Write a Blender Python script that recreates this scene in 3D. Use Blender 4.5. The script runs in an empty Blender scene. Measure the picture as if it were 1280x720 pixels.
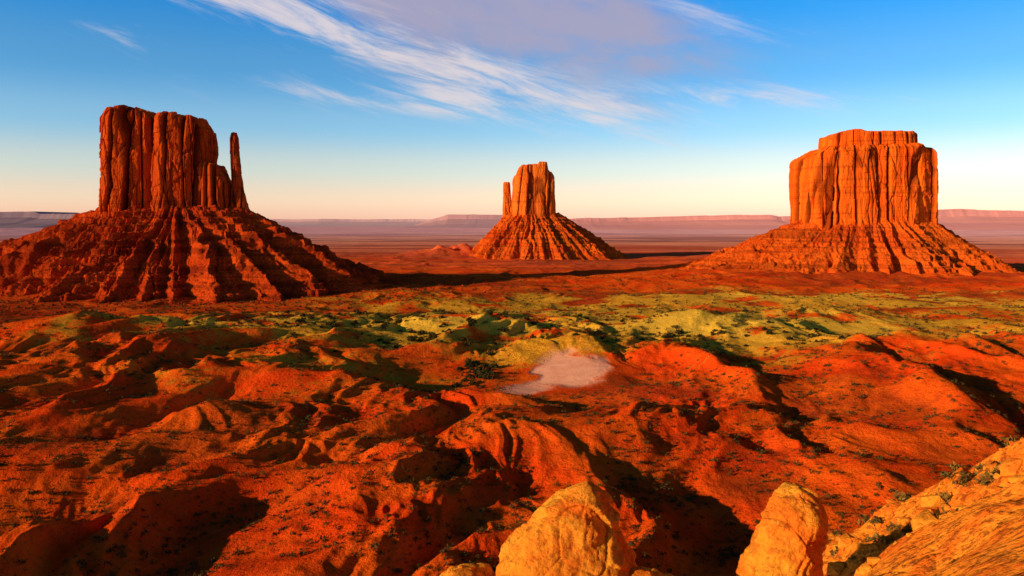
import bpy, math, numpy as np
from mathutils import Vector
rng = np.random.default_rng(7)
H = 100.0

# ------------------------------------------------------------------ noise
_perm = np.random.default_rng(3).permutation(4096).astype(np.int64)
_ang = np.random.default_rng(4).uniform(0, 2*np.pi, 4096)
_gx, _gy = np.cos(_ang), np.sin(_ang)
_g3 = np.random.default_rng(5).normal(size=(4096, 3)); _g3 /= np.linalg.norm(_g3, axis=1)[:, None]
_rnd = np.random.default_rng(6).uniform(0, 1, (4096, 6))
def _f(t): return t*t*t*(t*(t*6-15)+10)
def p2(x, y, s=0):
    xi = np.floor(x).astype(np.int64); yi = np.floor(y).astype(np.int64)
    fx = x-xi; fy = y-yi; u = _f(fx); v = _f(fy)
    def g(i, j):
        h = _perm[(_perm[(xi+i+s*57) & 4095]+yi+j) & 4095]
        return _gx[h]*(fx-i)+_gy[h]*(fy-j)
    a = g(0,0); b = g(1,0); c = g(0,1); d = g(1,1)
    return 1.5*((a+(b-a)*u)*(1-v)+(c+(d-c)*u)*v)
def p3(x, y, z, s=0):
    xi = np.floor(x).astype(np.int64); yi = np.floor(y).astype(np.int64); zi = np.floor(z).astype(np.int64)
    fx = x-xi; fy = y-yi; fz = z-zi; u=_f(fx); v=_f(fy); w=_f(fz)
    def g(i, j, k):
        h = _perm[(_perm[(_perm[(xi+i+s*57) & 4095]+yi+j) & 4095]+zi+k) & 4095]
        G = _g3[h]
        return G[...,0]*(fx-i)+G[...,1]*(fy-j)+G[...,2]*(fz-k)
    def pl(k):
        a=g(0,0,k); b=g(1,0,k); c=g(0,1,k); d=g(1,1,k)
        return (a+(b-a)*u)*(1-v)+(c+(d-c)*u)*v
    return 1.5*(pl(0)*(1-w)+pl(1)*w)
def fbm2(x, y, o=4, s=0):
    r = 0; a = 1.0
    for i in range(o):
        r = r+a*p2(x*2**i, y*2**i, s+i*3); a *= .5
    return r
def fbm3(x, y, z, o=3, s=0):
    r = 0; a = 1.0
    for i in range(o):
        r = r+a*p3(x*2**i, y*2**i, z*2**i, s+i*3); a *= .5
    return r
def slabs(x, y, z, s=0):
    x, y, z = np.broadcast_arrays(x, y, z)
    xi = np.floor(x).astype(np.int64); yi = np.floor(y).astype(np.int64); zi = np.floor(z).astype(np.int64)
    F1 = np.full(x.shape, 9.); F2 = np.full(x.shape, 9.); ID = np.zeros(x.shape, np.int64)
    DX = np.zeros(x.shape); DY = np.zeros(x.shape)
    for i in (-1,0,1):
        for j in (-1,0,1):
            for k in (-1,0,1):
                h = _perm[(_perm[(_perm[(xi+i+s*57) & 4095]+yi+j) & 4095]+zi+k) & 4095]
                R = _rnd[h]
                dx = x-(xi+i+R[...,0]); dy = y-(yi+j+R[...,1]); dz = z-(zi+k+R[...,2])
                d = np.sqrt(dx*dx+dy*dy+dz*dz)
                lt = d < F1
                F2 = np.where(lt, F1, np.minimum(F2, d)); ID = np.where(lt, h, ID)
                DX = np.where(lt, dx, DX); DY = np.where(lt, dy, DY)
                F1 = np.where(lt, d, F1)
    R = _rnd[ID]
    return R[...,3]-.5, (R[...,4]-.5)*DX+(R[...,5]-.5)*DY, F2-F1
def ss(a, b, x):
    t = np.clip((x-a)/(b-a), 0, 1); return t*t*(3-2*t)
def rd(p, e): return 1-2*np.sqrt(p*p+e*e)

# ------------------------------------------------------------------ mesh helper
def grid_mesh(name, V, wrap=False, mat=None, attrs=None, smooth=False):
    R, C = V.shape[:2]
    idx = np.arange(R*C).reshape(R, C)
    if wrap:
        nx = np.roll(idx, -1, axis=1)
        a, b, c, d = idx[:-1], nx[:-1], nx[1:], idx[1:]
    else:
        a, b, c, d = idx[:-1,:-1], idx[:-1,1:], idx[1:,1:], idx[1:,:-1]
    F = np.stack([a,b,c,d], -1).reshape(-1, 4).astype(np.int32)
    return raw_mesh(name, V.reshape(-1,3), F, mat, attrs, smooth)
def raw_mesh(name, V, F, mat=None, attrs=None, smooth=False):
    me = bpy.data.meshes.new(name)
    n = F.shape[1]
    me.vertices.add(len(V)); me.vertices.foreach_set("co", V.astype(np.float32).ravel())
    me.loops.add(F.size); me.loops.foreach_set("vertex_index", F.astype(np.int32).ravel())
    me.polygons.add(len(F)); me.polygons.foreach_set("loop_start", np.arange(0, F.size, n, dtype=np.int32))
    me.polygons.foreach_set("use_smooth", np.full(len(F), smooth))
    if attrs:
        for k, v in attrs.items():
            at = me.attributes.new(k, 'FLOAT', 'POINT'); at.data.foreach_set("value", v.astype(np.float32).ravel())
    me.update(calc_edges=True)
    if mat: me.materials.append(mat)
    ob = bpy.data.objects.new(name, me); bpy.context.scene.collection.objects.link(ob)
    return ob
def empty(name, loc=(0,0,0)):
    e = bpy.data.objects.new(name, None); bpy.context.scene.collection.objects.link(e); e.location = loc; return e
def parent(ch, p):
    ch.parent = p
    ch.matrix_parent_inverse = p.matrix_basis.inverted()

# ------------------------------------------------------------------ node helpers
class N:
    def __init__(s, nt): s.nt = nt
    def new(s, t, **k):
        n = s.nt.nodes.new(t)
        for a, b in k.items(): setattr(n, a, b)
        return n
    def put(s, sock, v):
        if isinstance(v, bpy.types.NodeSocket): s.nt.links.new(v, sock)
        elif v is not None:
            if isinstance(v, (tuple, list)) and len(v) == 3 and sock.type == 'RGBA': v = (*v, 1)
            sock.default_value = v
    def math(s, op, a, b=None, c=None, clamp=False):
        n = s.new('ShaderNodeMath', operation=op); n.use_clamp = clamp
        s.put(n.inputs[0], a)
        if b is not None: s.put(n.inputs[1], b)
        if c is not None: s.put(n.inputs[2], c)
        return n.outputs[0]
    def mix(s, f, a, b, mode='MIX'):
        n = s.new('ShaderNodeMix', data_type='RGBA', blend_type=mode)
        s.put(n.inputs[0], f); s.put(n.inputs[6], a); s.put(n.inputs[7], b)
        return n.outputs[2]
    def mapr(s, v, a, b, c=0., d=1., smooth=True):
        n = s.new('ShaderNodeMapRange', interpolation_type='SMOOTHSTEP' if smooth else 'LINEAR')
        s.put(n.inputs[0], v); n.inputs[1].default_value=a; n.inputs[2].default_value=b; n.inputs[3].default_value=c; n.inputs[4].default_value=d
        return n.outputs[0]
    def noise(s, vec, scale, detail=4, rough=.55, dist=0.):
        n = s.new('ShaderNodeTexNoise'); s.put(n.inputs['Vector'], vec)
        n.inputs['Scale'].default_value=scale; n.inputs['Detail'].default_value=detail
        n.inputs['Roughness'].default_value=rough; n.inputs['Distortion'].default_value=dist
        return n.outputs[0]
    def vmul(s, v, t):
        n = s.new('ShaderNodeVectorMath', operation='MULTIPLY'); s.put(n.inputs[0], v); n.inputs[1].default_value = t
        return n.outputs[0]
    def attr(s, name):
        n = s.new('ShaderNodeAttribute', attribute_name=name); return n.outputs['Fac']
class _B:
    def __init__(s, b): s.inputs = {'Base Color': b.inputs['Color'], 'Normal': b.inputs['Normal']}
def material(name):
    m = bpy.data.materials.new(name); m.use_nodes = True
    nt = m.node_tree; nt.nodes.remove(nt.nodes['Principled BSDF'])
    d = nt.nodes.new('ShaderNodeBsdfDiffuse'); d.inputs['Roughness'].default_value = .3
    nt.links.new(d.outputs[0], nt.nodes['Material Output'].inputs[0])
    return m, N(nt), _B(d)
def bump(n, b, h, strength, dist):
    k = n.new('ShaderNodeBump'); k.inputs['Strength'].default_value=strength; k.inputs['Distance'].default_value=dist
    n.put(k.inputs['Height'], h); n.put(b.inputs['Normal'], k.outputs[0])

def cliff_mat(name, c1, c2, c3, sc=1.0):
    m, n, b = material(name)
    pos = n.new('ShaderNodeNewGeometry').outputs['Position']
    st = n.noise(n.vmul(pos, (.05*sc,.05*sc,.006*sc)), 1, 3, .6)
    st2 = n.noise(n.vmul(pos, (.30*sc,.30*sc,.02*sc)), 1, 3, .6)
    bed = n.noise(n.vmul(pos, (.004*sc,.004*sc,.14*sc)), 1, 3, .6)
    crk = n.mapr(n.attr('crack'), 0, 1)
    col = n.mix(n.mapr(st, .38, .62), c1, c2)
    col = n.mix(n.math('MULTIPLY', n.mapr(st2, .52, .75), .5), col, c3)
    col = n.mix(n.math('MULTIPLY', n.mapr(bed, .54, .64), .35), col, c3)
    col = n.mix(n.math('MULTIPLY', crk, .8), col, tuple(q*.6 for q in c3))
    n.put(b.inputs['Base Color'], col)
    fine = n.noise(n.vmul(pos, (.4*sc,.4*sc,.3*sc)), 1, 4, .7)
    bump(n, b, fine, .8, 1.7/sc)
    return m
def talus_mat(name, c1, c2, c3):
    m, n, b = material(name)
    pos = n.new('ShaderNodeNewGeometry').outputs['Position']
    big = n.noise(n.vmul(pos, (.012,.012,.03)), 1, 3, .6)
    bed = n.noise(n.vmul(pos, (.003,.003,.13)), 1, 3, .6)
    deb = n.noise(pos, .32, 4, .75)
    col = n.mix(n.mapr(big, .38, .62), c1, c2)
    col = n.mix(n.math('MULTIPLY', n.mapr(bed, .48, .6), .5), col, c3)
    col = n.mix(n.math('MULTIPLY', n.mapr(deb, .50, .60), .65), col, c3)
    n.put(b.inputs['Base Color'], col)
    bump(n, b, deb, 1.0, 3.6)
    return m
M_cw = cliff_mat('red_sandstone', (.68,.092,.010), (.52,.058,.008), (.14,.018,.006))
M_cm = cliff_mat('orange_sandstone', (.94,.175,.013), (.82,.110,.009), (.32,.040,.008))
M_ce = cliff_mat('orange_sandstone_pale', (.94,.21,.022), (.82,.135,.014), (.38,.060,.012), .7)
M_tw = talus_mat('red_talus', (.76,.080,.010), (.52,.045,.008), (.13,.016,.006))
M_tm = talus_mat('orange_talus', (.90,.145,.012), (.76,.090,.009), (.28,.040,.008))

# ------------------------------------------------------------------ terrain
mounds = [ # x,y,rx,ry,h,rot
 (172,735,66,62,19,-.2), (-64,730,62,60,12,0), (72,470,34,34,12,0),
 (215,430,95,120,15,.3), (-148,385,26,34,9,0), (-195,335,30,30,7,0),
 (-400,700,90,50,14,0), (-52,282,24,30,8,0), (45,365,60,40,9,0), (370,560,130,110,14,0),
 (-250,560,60,60,8,.4), (-150,480,50,30,6,0), (330,820,120,50,10,0)]
def ground(x, y, raw=False):
    r = np.hypot(x, y)
    wx = x+30*fbm2(x/130, y/130, 3, 11); wy = y+30*fbm2(x/130+9, y/130, 3, 17)
    a = .35; u = wx*math.cos(a)-wy*math.sin(a)*.6; v = wx*math.sin(a)+wy*math.cos(a)
    r1 = rd(p2(u/90, v/190, 21), .06); r2 = rd(p2(u/38+5, v/80, 25), .05)
    r3 = rd(p2(u/17+5, v/36, 27), .04); r4 = rd(p2(u/7+5, v/15, 29), .04)
    n3 = fbm2(u/17, v/26, 3, 31)
    n4 = fbm2(x/4.5, y/4.5, 2, 37)
    lf = 1+.12*ss(60, -120, x)*(1-ss(450, 700, r))
    amp = lf*(1-.66*ss(600, 1100, r))*(1-.6*ss(1500, 3500, r))
    amp = amp*(1-.6*np.exp(-((x-160)/80)**2-((y-735)/75)**2))
    gm_ = .35+.65*ss(-.35, .3, p2(x/110, y/110, 33))
    z = amp*(7.6*r1+5.0*r2*(.6+.4*r1)+.6*n3+gm_*(1.9*r3+.8*r4)+.15*n4)-3
    big = fbm2(x/420, y/420, 3, 41)*9*ss(150, 500, r)
    z = z+big*(1-.55*ss(900,1600,r))
    low = z
    far = ss(1800, 5000, r); z = z*(1-.6*far)+far*(fbm2(x/1500, y/900, 4, 45)*12)
    for (mx,my,rx,ry,h,ro) in mounds:
        dx=x-mx; dy=y-my; c=math.cos(ro); s=math.sin(ro)
        q=((dx*c+dy*s)/rx)**2+((-dx*s+dy*c)/ry)**2
        z = z+h*np.exp(-q)
    q=((x+5)/95)**2+((y-525)/66)**2; k=np.exp(-q**2); z = z*(1-k)+k*(-4+(x+5)*.06+.2*z)
    q=((x-38)/36)**2+((y-540)/52)**2; k=np.exp(-q**2); z = z*(1-k)+k*(2+(x-40)*.13+(y-545)*.10)
    z = z+26*np.exp(-(((x-640)/330)**2+((y-1680)/260)**2))+12*np.exp(-(((x+560)/420)**2+((y-1250)/330)**2))
    z = z+38*np.exp(-(((x+185)/150)**2+((y-2520)/120)**2))*(.8+.35*fbm2(x/60,y/60,3,47))
    yy = np.maximum(y, 0)
    hill = H-1.7-.52*yy+.5*np.maximum(0, x-.15*yy)*(y>0)-.55*np.maximum(0,-x-4)-.5*np.maximum(0, yy-68)-.12*np.maximum(0,x-60)
    hill = np.minimum(hill, H-1.7)
    S = slabs(x/3.4+.3*p2(x/5,y/5,60), y/3.4, 0*x+.5, 61)
    hill = hill+ss(6, 30, r)*(2.2*fbm2(x/14, y/14, 4, 51)+.55*fbm2(x/3., y/3., 2, 55)+ .9*np.maximum(S[0],-.1)*ss(0,.25,S[2]))
    hill = np.where(r<6, np.minimum(hill, H-1.65), hill)
    k = 6.0; mx_ = np.maximum(z, hill); d = np.abs(z-hill)
    out = mx_+np.maximum(k-d, 0)**2/(4*k)
    if raw: return out, low
    return out

rows = np.concatenate([np.exp(np.linspace(math.log(1.0), math.log(20), 50, endpoint=False)),
                       np.exp(np.linspace(math.log(20), math.log(100), 420, endpoint=False)),
                       np.exp(np.linspace(math.log(100), math.log(150), 30, endpoint=False)),
                       np.exp(np.linspace(math.log(150), math.log(2600), 760, endpoint=False)),
                       np.exp(np.linspace(math.log(2600), math.log(90000), 110))])
ang = np.concatenate([np.linspace(-math.pi, -.72, 60, endpoint=False), np.linspace(-.72, .72, 900, endpoint=False),
                      np.linspace(.72, math.pi, 60, endpoint=False)])
RR, AA = np.meshgrid(rows, ang, indexing='ij')
X = RR*np.sin(AA); Y = RR*np.cos(AA)
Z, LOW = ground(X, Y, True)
def zone(x, y, cx, cy, rx, ry): return np.exp(-((x-cx)/rx)**2-((y-cy)/ry)**2)
veg = (.9*zone(X,Y,170,760,150,150)+.9*zone(X,Y,-70,740,160,110)+.5*zone(X,Y,-10,640,120,60)+.5*zone(X,Y,-220,720,170,80)
       +.9*zone(X,Y,430,1050,420,170)+.6*zone(X,Y,80,950,200,140)+.8*zone(X,Y,420,760,200,120)+.25*zone(X,Y,-400,680,200,120)
       +.4*zone(X,Y,-100,1000,300,160)+.35*zone(X,Y,-150,500,150,80)+.35*zone(X,Y,200,600,150,60))
veg = veg*(.8+1.1*fbm2(X/70, Y/55, 5, 61))+.8*zone(X,Y,165,725,60,60)
yel = 1.2*zone(X,Y,160,725,80,75)+1.0*zone(X,Y,-60,735,90,75)+.7*zone(X,Y,300,740,120,90)+.7*zone(X,Y,500,1150,340,140)+.6*zone(X,Y,-260,720,80,50)+.4*zone(X,Y,100,900,220,110)
wob = 9*fbm2(X/20, Y/28, 2, 66)
sand = np.exp(-(((X-40+wob)/27)**2+((Y-545+wob)/46)**2)**2)+.7*np.exp(-(((X-6+wob*.5-(Y-490)*.15)/15)**2+((Y-500)/28)**2)**2)
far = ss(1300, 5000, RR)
near = 1-ss(110, 170, RR)
shade_soil = ss(2, -12, LOW+8*fbm2(X/40,Y/40,3,67))*(1-ss(900,1500,RR))  # hollows get dark scrub soil, which also deepens their shadows by colour
shade_soil = shade_soil+.7*zone(X,Y,-190,300,120,130)*ss(-.3,.5,fbm2(X/50,Y/70,3,68))+.5*zone(X,Y,-380,640,200,140)*ss(-.3,.4,fbm2(X/60,Y/50,3,70))
shade_soil = shade_soil+.85*ss(850,1150,RR)*(1-ss(2600,4500,RR))*ss(-.15,.35,fbm2(X/420,Y/110,4,69)+.25*zone(X,Y,60,1350,420,180))  # shadowed bands across the mid plain, painted as darker soil
shade_soil = np.clip(shade_soil,0,1)

gm, n, b = material('desert_ground')
pos = n.new('ShaderNodeNewGeometry').outputs['Position']
nb = n.noise(pos, .018, 4, .6, .4); nm = n.noise(pos, .12, 4, .7); nf = n.noise(pos, .8, 4, .7)
red = n.mix(n.mapr(nb, .38, .62), (.92,.066,.006), (.96,.125,.009))
red = n.mix(n.math('MULTIPLY', n.mapr(nm, .50, .68), .5), red, (.48,.034,.006))
red = n.mix(n.mapr(nf, .55, .7, 0, .3), red, (.95,.21,.02))
shade_fac = n.math('MULTIPLY', n.attr('shade_soil'), n.mapr(nm, .3, .6, .45, 1.))
red = n.mix(n.math('MULTIPLY', shade_fac, .72), red, (.24,.028,.011))  # maroon soil tone, partly painted-in shade
red = n.mix(n.mapr(nf, .60, .66, 0, .8), red, (.11,.032,.009))
vg = n.mix(n.mapr(nm, .42, .6), (.92,.38,.024), (.70,.25,.018))
vg = n.mix(n.mapr(nf, .48, .62, 0, .55), vg, (.28,.10,.013))
vg = n.mix(n.attr('yel'), vg, (.98,.55,.055))
vg = n.mix(n.mapr(nf, .57, .65, 0, .5), vg, (.28,.14,.017))
v = n.math('ADD', n.attr('veg'), n.math('MULTIPLY', n.math('SUBTRACT', nm, .5), 1.6))
col = n.mix(n.mapr(v, .2, .65), red, vg)
smask = n.mapr(n.math('ADD', n.attr('sand'), n.math('MULTIPLY', n.math('SUBTRACT', nm, .5), .9)), .2, .75)
col = n.mix(smask, col, n.mix(n.mapr(nm,.3,.7),(.95,.42,.27),(.84,.33,.20)))
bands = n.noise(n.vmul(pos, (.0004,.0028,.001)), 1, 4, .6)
far_haze = n.mix(n.mapr(bands, .44, .58), (.82,.27,.16), (.34,.10,.075))
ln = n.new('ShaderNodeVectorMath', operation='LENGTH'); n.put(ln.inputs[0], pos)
far_haze = n.mix(n.mapr(ln.outputs['Value'], 3500, 10000), far_haze, n.mix(n.mapr(bands,.42,.6), (.92,.44,.44), (.74,.33,.37)))
col = n.mix(n.attr('far'), col, far_haze)  # distance haze painted into the far plain's colour
nr = n.mix(n.mapr(nf, .4, .62), (.95,.27,.022), (.74,.14,.012))
n35 = n.noise(pos, 3.0, 4, .7)
nr = n.mix(n.mapr(n35, .50, .62, 0, .8), nr, (.28,.06,.012))
col = n.mix(n.attr('near'), col, nr)
n.put(b.inputs['Base Color'], col)
hh = n.math('ADD', n.math('MULTIPLY', nf, 1.0), n.math('MULTIPLY', n35, .25))
hh = n.math('ADD', hh, n.math('MULTIPLY', nm, 2.4))
k_ = n.math('MULTIPLY', n.math('SUBTRACT', 1., n.math('MULTIPLY', n.attr('near'), .55)), n.math('SUBTRACT', 1., n.math('MULTIPLY', smask, .8)))
bump(n, b, n.math('MULTIPLY', hh, k_), .9, 1.2)
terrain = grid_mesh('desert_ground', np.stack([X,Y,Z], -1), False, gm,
                    dict(veg=veg, yel=np.clip(yel,0,1)*.92, sand=sand, far=far, near=near, shade_soil=shade_soil), smooth=True)

# ------------------------------------------------------------------ buttes
def cliff(name, cx, cy, a, b, z0, tops, prof, seed, amp=1., ex=3.2, mat=None, nth=520, nz=200, lam=1., cap=40, roofn=1., big=1.):
    th = np.linspace(0, 2*np.pi, nth, endpoint=False)
    c, s = np.cos(th), np.sin(th)
    rr = (np.abs(c)**ex+np.abs(s)**ex)**(-1/ex)
    bx, by = a*c*rr, b*s*rr
    nx, ny = np.sign(c)*np.abs(bx/a)**(ex-1)/a, np.sign(s)*np.abs(by/b)**(ex-1)/b
    nl = np.hypot(nx, ny); nx/=nl; ny/=nl
    t = np.linspace(0, 1, nz)[:,None]
    tp = [q[0] for q in prof]
    sc = np.interp(t, tp, [q[1] for q in prof]); dx = np.interp(t, tp, [q[2] for q in prof])
    tx = [q[0] for q in tops]; tz = [q[1] for q in tops]
    def roof(x, y):
        st = slabs(x/11, y/11, 0*x+.5, seed+5)[0]
        return np.interp(x, tx, tz)+amp*roofn*(7*st+1.0*fbm2(x/4, y/4, 2, seed+6))
    zt = roof(cx+bx+dx[-1], cy+by)
    Zz = z0+(zt-z0)*t
    Xb = cx+bx*sc; Yb = cy+by*sc
    L = lam
    q1 = fbm3(Xb/(45*L), Yb/(45*L), Zz/(400*L), 2, seed)
    wv = 2.2*p3(Xb/30, Yb/30, Zz/35, seed+7)
    A = slabs((Xb+wv)/(26*L), (Yb+wv)/(26*L), Zz/(420*L), seed+1)
    B = slabs((Xb-wv)/(10.5*L), (Yb+wv)/(10.5*L), Zz/(80*L), seed+2)
    C = slabs(Xb/(4.2*L), Yb/(4.2*L), Zz/(13*L), seed+3)
    D = slabs(Xb/(30*L)+7, Yb/(30*L), Zz/(38*L), seed+11)
    fine = fbm3(Xb/(4*L), Yb/(4*L), Zz/(7*L), 2, seed+4)
    led = p2(Zz/(5.0*L), Xb/(150*L), seed+8)+.6*p2(Zz/(2.2*L), Xb/(90*L), seed+9)
    base = ss(.5, .1, t)
    ka = np.exp(-(A[2]/.08)**2); kb = np.exp(-(B[2]/.08)**2)*ss(-.5,.2,q1)
    d = amp*(7*q1+ big*(15*A[0]+13*A[1])-10.5*ka
             + 2.8*B[0]+3.6*B[1]-2.6*kb + 3.5*D[0]
             + 1.1*C[0]+ .5*fine+(.4+1.2*base)*led)
    d = d-(4*amp)*ss(.95, 1, t)**2
    d = np.maximum(d, -.5*min(a, b)*sc)
    W = np.stack([Xb+dx+nx*d, Yb+ny*d, Zz], -1)
    top = W[-1]; cc = np.array([cx+dx[-1,0], cy])
    caps = []
    for k in range(1, cap+1):
        f = 1-k/cap
        px = cc[0]+(top[:,0]-cc[0])*f; py = cc[1]+(top[:,1]-cc[1])*f
        w = ss(0, .2, 1-f)
        pz = roof(px, py)
        pz = top[:,2]*(1-w)+pz*w+(2.0*amp)*w
        caps.append(np.stack([px, py, pz], -1))
    V = np.concatenate([W, np.array(caps)], 0)
    cr_ = np.zeros(V.shape[:2]); cr_[:nz] = np.clip(ka+.5*kb, 0, 1)
    return grid_mesh(name, V, True, mat, dict(crack=cr_))

def talus(name, cx, cy, ia, ib, R, zin, seed, mat, p=1.3, amp=1., nth=1100, nr=340, ter=.5, ztoe=-14):
    th = np.linspace(0, 2*np.pi, nth, endpoint=False)
    c, s = np.cos(th), np.sin(th)
    ex = 2.4
    ri = ((np.abs(c)/ia)**ex+(np.abs(s)/ib)**ex)**(-1/ex)
    rx = np.where(c>0, R[0], R[2]); ry = np.where(s>0, R[1], R[3])
    ro = 1/np.sqrt((c/rx)**2+(s/ry)**2)
    ro = ro*(1+.10*p2(c*2.2+5, s*2.2, seed)+.12*p2(c*6, s*6, seed+1)+.07*p2(c*15,s*15,seed+2))
    t = np.linspace(-.12, 1, nr)[:,None]
    r = ri+(ro-ri)*t; tt = np.clip(t, 0, 1)
    x = cx+c*r; y = cy+s*r
    z = ztoe+(zin-ztoe)*(1-tt)**p
    env = np.sin(np.pi*np.clip(tt*.90+.06, 0, 1))**.7
    wp = .07*fbm2(x/45, y/45, 3, seed+9)
    cw = np.cos(th+wp); sw = np.sin(th+wp)
    g1 = rd(p2(cw*5.5, sw*5.5+tt*.9, seed+2), .015); g2 = rd(p2(cw*12, sw*12+tt*1.6, seed+3), .015)
    g3 = rd(p2(cw*27, sw*27+tt*2.5, seed+4), .015)
    z = z+amp*env*(11*g1+6.2*g2*(.5+.5*tt)+2.4*g3)
    step = 11.0; q = z/step+.5*p2(x/80, y/80, seed+5); fr = q-np.floor(q)
    zz = (np.floor(q)+ss(.25, .5, fr))*step-(q*step-z)
    m = ter*ss(-.35, .25, fbm2(x/90, y/90, 2, seed+6))
    z = z*(1-m)+zz*m
    S2 = slabs(x/4.6, y/4.6, 0*x+.5, seed+8)
    z = z+amp*(1.9*fbm2(x/10, y/10, 3, seed+7)+2.6*np.maximum(S2[0]-.15,0)*ss(0,.25,S2[2])*2)
    return grid_mesh(name, np.stack([x, y, z], -1), True, mat)

# West mitten
bw = empty('mitten_butte', (-522,1250,0))
pr = [(0,1.06,0),(.12,1.0,0),(.85,.97,0),(1,.94,0)]
k=1.224
def wx(px): return (px-640)*k
def wz(py): return 100+(280-py)*k
parts = [
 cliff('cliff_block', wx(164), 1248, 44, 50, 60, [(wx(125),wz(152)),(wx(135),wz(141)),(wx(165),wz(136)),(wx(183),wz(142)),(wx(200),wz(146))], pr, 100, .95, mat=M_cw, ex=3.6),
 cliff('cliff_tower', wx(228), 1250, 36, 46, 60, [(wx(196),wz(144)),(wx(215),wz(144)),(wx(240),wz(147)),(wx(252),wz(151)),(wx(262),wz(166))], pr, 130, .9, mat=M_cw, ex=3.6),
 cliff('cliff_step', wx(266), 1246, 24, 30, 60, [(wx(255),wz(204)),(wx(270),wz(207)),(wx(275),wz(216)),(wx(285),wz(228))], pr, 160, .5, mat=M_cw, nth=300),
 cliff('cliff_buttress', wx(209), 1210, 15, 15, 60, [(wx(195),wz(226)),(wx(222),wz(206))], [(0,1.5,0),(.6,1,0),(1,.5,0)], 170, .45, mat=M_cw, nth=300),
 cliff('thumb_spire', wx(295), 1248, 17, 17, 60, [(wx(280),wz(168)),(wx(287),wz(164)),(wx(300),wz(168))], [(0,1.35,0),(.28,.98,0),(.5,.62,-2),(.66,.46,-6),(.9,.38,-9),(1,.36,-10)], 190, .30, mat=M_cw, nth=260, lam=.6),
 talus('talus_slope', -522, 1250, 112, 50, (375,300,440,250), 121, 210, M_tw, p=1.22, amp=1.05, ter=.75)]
for o in parts: parent(o, bw)

# East mitten
be = empty('mitten_butte', (60,2450,0))
k=2.44
pr2 = [(0,1.12,0),(.3,1.04,0),(.7,.97,2),(1,.93,4)]
parts = [
 cliff('cliff_block', wx(666), 2450, 67, 60, 80, [(wx(638),wz(224)),(wx(648),wz(212)),(wx(652),wz(208)),(wx(672),wz(207)),(wx(674),wz(204)),(wx(683),wz(204)),(wx(685),wz(214)),(wx(694),wz(218))], pr2, 300, .62, mat=M_ce, lam=1.2),
 cliff('thumb_spire', wx(634), 2450, 15, 16, 80, [(wx(628),wz(228)),(wx(638),wz(228))], [(0,1.7,6),(.35,1.0,3),(.6,.7,0),(1,.55,-2)], 330, .33, mat=M_ce, nth=220, lam=.7),
 talus('talus_slope', 62, 2450, 78, 52, (300,300,210,230), 130, 350, M_tm, p=1.15, amp=1.0, ter=.35, nth=700, nr=220)]
for o in parts: parent(o, be)

# Merrick
bm_ = empty('sandstone_butte', (722,1650,0))
k=1.62
pr3 = [(0,1.05,0),(.15,1.0,0),(.8,.985,1),(.95,.97,2),(1,.93,3)]
parts = [
 cliff('cliff_block', wx(1080.5), 1650, 131, 95, 50, [(wx(995),wz(202)),(wx(1008),wz(192)),(wx(1030),wz(186)),(wx(1142),wz(183)),(wx(1155),wz(188)),(wx(1168),wz(204))], pr3, 404, .9, ex=3.4, mat=M_cm, nth=900, nz=220, lam=1.3, roofn=.6, big=1.2),
 cliff('cap_rock', wx(1087), 1645, 89, 70, 220, [(wx(1032),wz(170)),(wx(1045),wz(167)),(wx(1062),wz(164)),(wx(1070),wz(167)),(wx(1135),wz(167)),(wx(1142),wz(174))], [(0,1.03,0),(1,.99,0)], 430, .45, mat=M_cm, nth=500, nz=60, ex=3.6, roofn=.6),
 talus('talus_slope', 722, 1650, 128, 84, (330,330,430,250), 106, 450, M_tm, p=1.35, amp=.9, ter=.45)]
for o in parts: parent(o, bm_)

# ------------------------------------------------------------------ distant mesas
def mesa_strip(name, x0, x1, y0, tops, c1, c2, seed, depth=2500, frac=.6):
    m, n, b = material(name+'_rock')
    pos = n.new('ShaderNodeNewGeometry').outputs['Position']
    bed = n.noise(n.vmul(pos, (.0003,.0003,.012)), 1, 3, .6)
    n.put(b.inputs['Base Color'], n.mix(n.mapr(bed, .35, .65), c1, c2))  # rock colours with distance haze mixed in as paint
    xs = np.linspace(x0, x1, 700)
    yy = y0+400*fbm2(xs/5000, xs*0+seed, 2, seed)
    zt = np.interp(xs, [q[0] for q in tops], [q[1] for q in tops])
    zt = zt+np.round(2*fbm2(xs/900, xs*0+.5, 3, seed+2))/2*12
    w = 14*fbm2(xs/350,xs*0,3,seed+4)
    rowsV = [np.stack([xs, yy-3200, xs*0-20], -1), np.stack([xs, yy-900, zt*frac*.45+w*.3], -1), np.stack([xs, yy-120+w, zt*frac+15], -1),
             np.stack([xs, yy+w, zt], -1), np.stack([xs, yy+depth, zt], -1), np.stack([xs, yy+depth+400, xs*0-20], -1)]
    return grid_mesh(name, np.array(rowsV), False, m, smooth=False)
dm = empty('distant_mesas', (0,16000,0))
def X_(px, Yd): return (px-640)/1005*Yd
def Z_(py, Yd): return 100+(280-py)/1005*Yd
Yd=17000
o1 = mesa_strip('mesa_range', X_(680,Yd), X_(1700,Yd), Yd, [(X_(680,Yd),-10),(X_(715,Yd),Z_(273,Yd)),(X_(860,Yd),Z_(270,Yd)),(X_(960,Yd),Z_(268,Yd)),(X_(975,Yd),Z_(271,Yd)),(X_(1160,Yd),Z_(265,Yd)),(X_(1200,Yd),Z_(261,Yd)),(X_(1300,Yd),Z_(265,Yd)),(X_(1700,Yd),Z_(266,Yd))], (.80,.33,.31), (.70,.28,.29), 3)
Yd=24000
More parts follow.
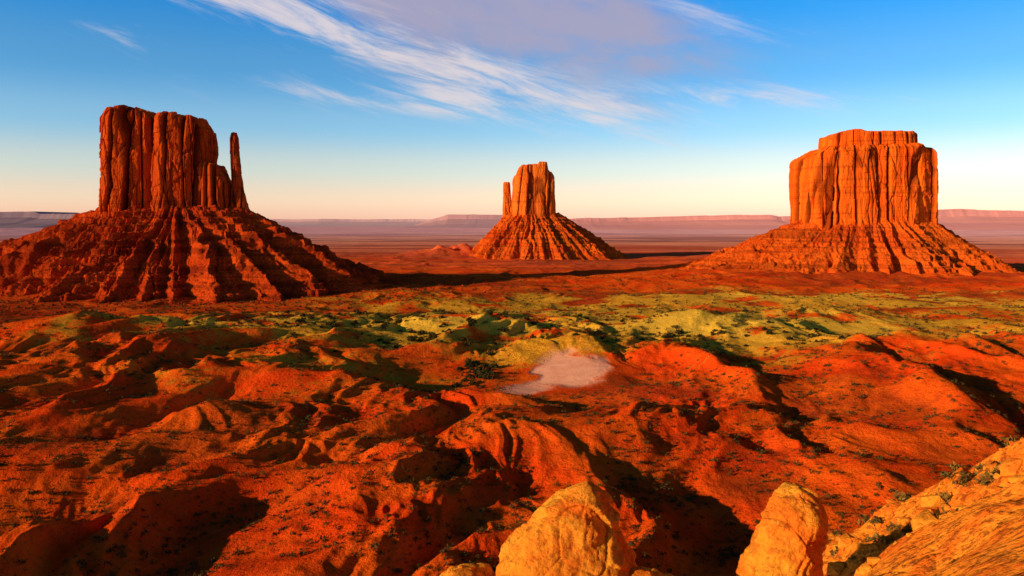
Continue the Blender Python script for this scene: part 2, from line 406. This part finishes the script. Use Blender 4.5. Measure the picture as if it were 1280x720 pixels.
o2 = mesa_strip('mesa_range', X_(-500,Yd), X_(135,Yd), Yd, [(X_(-500,Yd),Z_(268,Yd)),(X_(-20,Yd),Z_(269,Yd)),(X_(0,Yd),Z_(265,Yd)),(X_(40,Yd),Z_(264,Yd)),(X_(50,Yd),Z_(267,Yd)),(X_(105,Yd),Z_(267,Yd)),(X_(135,Yd),0)], (.34,.22,.27), (.40,.25,.28), 5)
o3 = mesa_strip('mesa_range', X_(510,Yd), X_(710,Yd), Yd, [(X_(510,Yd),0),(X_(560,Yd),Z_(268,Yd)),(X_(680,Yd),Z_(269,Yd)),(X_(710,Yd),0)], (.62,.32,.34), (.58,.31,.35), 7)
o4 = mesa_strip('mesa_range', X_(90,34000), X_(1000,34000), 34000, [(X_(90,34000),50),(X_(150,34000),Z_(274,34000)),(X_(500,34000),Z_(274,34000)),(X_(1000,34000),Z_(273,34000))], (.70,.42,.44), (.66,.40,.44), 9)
for o in (o1,o2,o3,o4): parent(o, dm)

# ------------------------------------------------------------------ boulders
bmat, n, b = material('boulder_sandstone')
pos = n.new('ShaderNodeNewGeometry').outputs['Position']
a1 = n.noise(pos, .7, 5, .65, .3); a2 = n.noise(pos, 5, 6, .7); a3 = n.noise(n.vmul(pos, (1.,1.,3.0)), 1.0, 4, .6)
c_ = n.mix(n.mapr(a1, .4, .62), (.97,.37,.033), (.88,.20,.018))
c_ = n.mix(n.mapr(a2, .54, .70, 0, .65), c_, (.38,.085,.015))
c_ = n.mix(n.mapr(a3, .56, .64, 0, .5), c_, (.48,.10,.016))
n.put(b.inputs['Base Color'], c_)
bump(n, b, n.math('ADD', a2, n.math('MULTIPLY', a3, 1.4)), 1., .16)
def boulder(name, loc, outline, dep, seed, tilt=0., nr=200, nth=320, na=1.):
    zs = [q[0] for q in outline]
    t = np.linspace(0, 1, nr)[:,None]; z = zs[0]+(zs[-1]-zs[0])*(1-(1-t)**1.5)
    zz_ = np.linspace(zs[0], zs[-1], 60)
    def sm(v):
        v = np.interp(zz_, zs, v); k = np.array([1,2,3,2,1])/9.
        vp = np.pad(v, 2, mode='edge'); r_ = np.convolve(vp, k, 'valid'); r_[-1] = v[-1]; return r_
    xl = np.interp(z, zz_, sm([q[1] for q in outline])); xr = np.interp(z, zz_, sm([q[2] for q in outline]))
    th = np.linspace(0, 2*np.pi, nth, endpoint=False)[None]
    ex = 2.3; c, s = np.cos(th), np.sin(th); rr = (abs(c)**ex+abs(s)**ex)**(-1/ex)
    hw = (xr-xl)/2; mx = (xr+xl)/2
    x = mx+hw*c*rr; y = dep*(hw/np.max(hw))**.7*s*rr+tilt*(z-zs[0])
    A = slabs(x/1.5, y/1.5, z/1.9, seed); B = slabs(x/.55, y/.55, z/.6, seed+3)
    nse = na*(.24*fbm3(x/1.6, y/1.6, z/1.6, 3, seed)+.18*A[0]*ss(0,.25,A[2])+.3*A[1]-.05*np.exp(-(A[2]/.03)**2)
          +.07*B[0]*ss(0,.2,B[2])+.06*fbm3(x/.3, y/.3, z/.3, 3, seed+2))
    f = ss(0, .25, hw/np.max(hw)) 
    x = x+c*nse*f; y = y+s*nse*f; zz = z+.5*nse*ss(.3,1,t)*f
    V = np.stack([x+loc[0], y+loc[1], zz+loc[2]], -1)
    capv = np.repeat(V[-1].mean(0)[None,None], nth, 1)+np.array([0,0,.02])
    V = np.concatenate([V, V[-1:]*.4+capv*.6, capv], 0)
    return grid_mesh(name, V, True, bmat, smooth=True)
boulder('sandstone_boulder', (1.45,22,H-10.8), [(0,-2.7,2.5),(1.16,-1.95,2.0),(1.75,-1.6,1.85),(2.35,-1.1,1.6),(2.9,-.5,1.3),(3.2,-.1,1.12),(3.4,.2,.98),(3.54,.42,.85),(3.58,.6,.7)], 2.0, 5, .12)
boulder('sandstone_boulder', (7.45,22,H-10.8), [(0,-1.3,1.0),(1.1,-1.15,1.0),(2.0,-.85,1.12),(2.7,-.5,1.12),(3.1,-.15,1.0),(3.35,.12,.85),(3.46,.35,.65),(3.48,.48,.52)], 1.3, 25, .1)
boulder('sandstone_boulder', (3.6,21,H-10.45), [(0,-1.3,1.3),(.7,-1.1,1.1),(1.15,-.7,.7),(1.3,-.35,.35),(1.33,-.05,.05)], 1.1, 45)
boulder('sandstone_boulder', (-1.4,22.5,H-10.7), [(0,-.9,.9),(.7,-.7,.7),(1.0,-.45,.4),(1.1,-.05,.05)], .8, 65)
boulder('sandstone_boulder', (10.6,26,H-13.2), [(0,-1.7,1.7),(.8,-1.5,1.2),(1.2,-.9,.7),(1.35,-.15,.15)], 1.3, 85)

# ------------------------------------------------------------------ shrubs
def shrub_mass(name, x, y, size, nleaf, seed, cols):
    r = np.random.default_rng(seed)
    z = ground(x, y); nB = len(x)
    th = r.uniform(0, 2*np.pi, (nB, nleaf)); ph = np.arccos(r.uniform(0, 1, (nB, nleaf))); rad = r.uniform(.45, 1, (nB, nleaf))
    lob = 1+.25*np.sin(th*3+r.uniform(0,6,(nB,1)))
    cx = x[:,None]+size[:,None]*rad*lob*np.sin(ph)*np.cos(th)
    cy = y[:,None]+size[:,None]*rad*lob*np.sin(ph)*np.sin(th)
    cz = z[:,None]+size[:,None]*(.08+.85*rad*np.cos(ph))
    C = np.stack([cx,cy,cz], -1)[:,:,None,:]
    q = r.normal(size=(nB, nleaf, 3, 3))*(size[:,None,None,None]*.24)
    V = (C+q).reshape(-1, 3)
    F = np.arange(len(V)).reshape(-1, 3)
    m, n, b = material(name+'_foliage')
    pos = n.new('ShaderNodeNewGeometry').outputs['Position']
    n.put(b.inputs['Base Color'], n.mix(n.mapr(n.noise(pos, .5, 2), .4, .6), cols[0], cols[1]))
    return raw_mesh(name, V, F, m)
nS = 26000
r = 170*np.exp(rng.uniform(0, 1, nS)**.75*math.log(1500/170)); a = rng.uniform(-.72, .72, nS)
sx = r*np.sin(a); sy = r*np.cos(a)
keep = (fbm2(sx/45, sy/45, 3, 71)+.35*p2(sx/9,sy/9,72) > -.25) & ~((np.abs(sx-36)<34)&(np.abs(sy-545)<62)) & (np.hypot((sx+522)/300,(sy-1250)/230)>1)
sx, sy, r = sx[keep], sy[keep], r[keep]
sz = (.4+1.1*rng.uniform(0, 1, len(sx))**2)*(1+.8*ss(300, 900, r))
shrub_mass('desert_shrubs', sx, sy, sz, 26, 1, ((.08,.055,.018),(.13,.075,.024)))
nJ = 320
cl = np.array([(-45,640,45,35),(-22,550,7,18),(110,650,60,22),(-160,690,60,30),(250,670,60,30),(40,840,110,60),(-60,780,120,60)])
ci = rng.integers(0, len(cl), nJ)
jx = cl[ci,0]+rng.normal(size=nJ)*cl[ci,2]; jy = cl[ci,1]+rng.normal(size=nJ)*cl[ci,3]
kp = ~((np.abs(jx-34)<44)&(np.abs(jy-545)<65)) & (np.hypot((jx-165)/60,(jy-725)/50)>1); jx=jx[kp]; jy=jy[kp]
shrub_mass('juniper_bushes', jx, jy, 1.3+2.4*rng.uniform(0,1,len(jx))**1.8, 130, 2, ((.045,.038,.013),(.08,.060,.017)))
nT = 520
ty = rng.uniform(24, 76, nT); tx = ty*rng.uniform(.32, .8, nT)
shrub_mass('dry_grass_tufts', tx, ty, rng.uniform(.12, .42, nT), 60, 3, ((.14,.085,.025),(.32,.18,.04)))
def rocks(name, x, y, size, seed, mat):
    r = np.random.default_rng(seed)
    p = (1+5**.5)/2
    iv = np.array([(-1,p,0),(1,p,0),(-1,-p,0),(1,-p,0),(0,-1,p),(0,1,p),(0,-1,-p),(0,1,-p),(p,0,-1),(p,0,1),(-p,0,-1),(-p,0,1)])/1.9
    fi = np.array([(0,11,5),(0,5,1),(0,1,7),(0,7,10),(0,10,11),(1,5,9),(5,11,4),(11,10,2),(10,7,6),(7,1,8),(3,9,4),(3,4,2),(3,2,6),(3,6,8),(3,8,9),(4,9,5),(2,4,11),(6,2,10),(8,6,7),(9,8,1)])
    nB=len(x)
    V = iv[None]*r.uniform(.6,1.3,(nB,12,1))*r.uniform(.7,1.2,(nB,1,3))*size[:,None,None]
    V[...,2]*=.7
    V = V+np.stack([x,y,ground(x,y)],-1)[:,None,:]
    F = (fi[None]+12*np.arange(nB)[:,None,None]).reshape(-1,3)
    return raw_mesh(name, V.reshape(-1,3), F, mat)
nR=4200
ry_ = rng.uniform(20, 78, nR); rx_ = ry_*rng.uniform(.1, .85, nR)
rocks('loose_rocks', rx_, ry_, .04+.24*rng.uniform(0,1,nR)**2*rng.choice([1,1,1,2.6],nR), 5, bmat)
nR=2600
th=rng.uniform(0,2*np.pi,nR); rad=rng.uniform(.8,1.5,nR)
rocks('fallen_boulders', -522+np.cos(th)*340*rad, 1250+np.sin(th)*240*rad, rng.uniform(.8,3.2,nR), 6, M_tw)

# ------------------------------------------------------------------ light and sky
el = math.radians(12.5); sd = Vector((-.88,-.475,0)).normalized()*math.cos(el); sd.z = math.sin(el)
sun = bpy.data.lights.new('sun','SUN'); sun.energy=5; sun.angle=math.radians(.5); sun.color=(1,.74,.38)
so = bpy.data.objects.new('sun', sun); bpy.context.scene.collection.objects.link(so)
so.rotation_euler = (-sd).to_track_quat('-Z','Y').to_euler(); so.location=(-300,-200,400)
w = bpy.data.worlds.new('World'); bpy.context.scene.world = w; w.use_nodes=True
n = N(w.node_tree); bg = w.node_tree.nodes['Background']
sky = n.new('ShaderNodeTexSky', sky_type='NISHITA'); sky.sun_disc=False
sky.sun_elevation=el; sky.sun_rotation=math.atan2(sd.x, sd.y)%(2*math.pi)
sky.altitude=1600; sky.air_density=1.0; sky.dust_density=1.0; sky.ozone_density=2
d = n.new('ShaderNodeTexCoord').outputs['Generated']
sp = n.new('ShaderNodeSeparateXYZ'); n.put(sp.inputs[0], d)
az = n.math('ARCTAN2', sp.outputs[0], sp.outputs[1]); ez = sp.outputs[2]
ca, sa = math.cos(-.27), math.sin(-.27)
al = n.math('ADD', n.math('MULTIPLY', az, ca), n.math('MULTIPLY', ez, sa))
ac = n.math('SUBTRACT', n.math('MULTIPLY', ez, ca), n.math('MULTIPLY', az, sa))
cv = n.new('ShaderNodeCombineXYZ'); n.put(cv.inputs[0], n.math('MULTIPLY', al, 4.5)); n.put(cv.inputs[1], n.math('MULTIPLY', ac, 30))
c1 = n.noise(cv.outputs[0], 1.3, 6, .68, .5)
cv2 = n.new('ShaderNodeCombineXYZ'); n.put(cv2.inputs[0], n.math('MULTIPLY', al, 4)); n.put(cv2.inputs[1], n.math('MULTIPLY', ac, 11)); cv2.inputs[2].default_value=4
c2 = n.noise(cv2.outputs[0], 1.0, 6, .6, .3)
def blob(a0, e0, ra, re, rot=0.):
    c, s = math.cos(rot), math.sin(rot)
    da = n.math('SUBTRACT', az, a0); de = n.math('SUBTRACT', ez, e0)
    u = n.math('DIVIDE', n.math('ADD', n.math('MULTIPLY', da, c), n.math('MULTIPLY', de, s)), ra)
    v = n.math('DIVIDE', n.math('SUBTRACT', n.math('MULTIPLY', de, c), n.math('MULTIPLY', da, s)), re)
    q = n.math('ADD', n.math('MULTIPLY', u, u), n.math('MULTIPLY', v, v))
    return n.math('EXPONENT', n.math('MULTIPLY', q, -1))
m1 = n.math('ADD', blob(-.14,.212,.34,.036,-.30), n.math('MULTIPLY', blob(-.08,.148,.20,.018,-.05), .85))
m1 = n.math('ADD', m1, n.math('MULTIPLY', blob(.30,.150,.16,.018,-.05), .65))
m1 = n.math('ADD', m1, n.math('MULTIPLY', blob(.22,.27,.12,.035,-.5), .5))
m1 = n.math('ADD', m1, n.math('MULTIPLY', blob(-.45,.205,.05,.016,-.2), .5))
m1 = n.math('ADD', m1, n.math('MULTIPLY', blob(-.40,.27,.16,.02,-.2), .6))
streak = n.math('MULTIPLY', n.mapr(n.math('ADD', c1, n.math('MULTIPLY', m1, .18)), .51, .80), n.math('MINIMUM', n.math('MULTIPLY', m1, 1.3), 1))
mb = blob(-.05,.262,.29,.072,-.22)
mass = n.math('MULTIPLY', n.mapr(n.math('ADD', c2, n.math('MULTIPLY', mb, .46)), .50, .85), n.math('MINIMUM', n.math('MULTIPLY', mb, 2.0), 1))
tint = n.new('ShaderNodeValToRGB'); n.put(tint.inputs[0], ez)
cr = tint.color_ramp; cr.interpolation='EASE'
stops = [(0,(2.2,1.32,1.42)),(.035,(2.4,1.60,1.42)),(.07,(2.1,1.72,1.55)),(.12,(1.25,1.62,1.80)),(.18,(.66,1.38,1.80)),(.28,(.12,1.30,2.15)),(.36,(.15,1.0,1.5)),(.6,(.22,.33,.34)),(1,(.22,.27,.28))]
cr.elements[0].position=0; cr.elements[1].position=1
for p_, c_ in stops[1:-1]: cr.elements.new(p_)
for e_, (p_, c_) in zip(cr.elements, stops): e_.position=p_; e_.color=(c_[0]/3,c_[1]/3,c_[2]/3,1)
base = n.mix(1.0, sky.outputs[0], n.vmul(tint.outputs[0], (3,3,3)), 'MULTIPLY')
col = n.mix(n.math('MULTIPLY', mass, .85), base, (4.3,3.8,5.0))
col = n.mix(n.math('MULTIPLY', streak, .8), col, (8.2,7.1,7.0))
n.put(bg.inputs[0], col); bg.inputs[1].default_value=.1
w.cycles.sampling_method='MANUAL'; w.cycles.sample_map_resolution=256

# ------------------------------------------------------------------ camera
cam = bpy.data.cameras.new('camera'); co = bpy.data.objects.new('camera', cam); bpy.context.scene.collection.objects.link(co)
co.location=(0,0,H); co.rotation_euler=(math.radians(90),0,0)
cam.sensor_width=36; cam.lens=36*1005/1280; cam.shift_y=-80/1280; cam.clip_start=.5; cam.clip_end=200000
bpy.context.scene.camera=co
sc = bpy.context.scene; sc.view_settings.view_transform='Standard'; sc.view_settings.look='None'; sc.view_settings.exposure=0
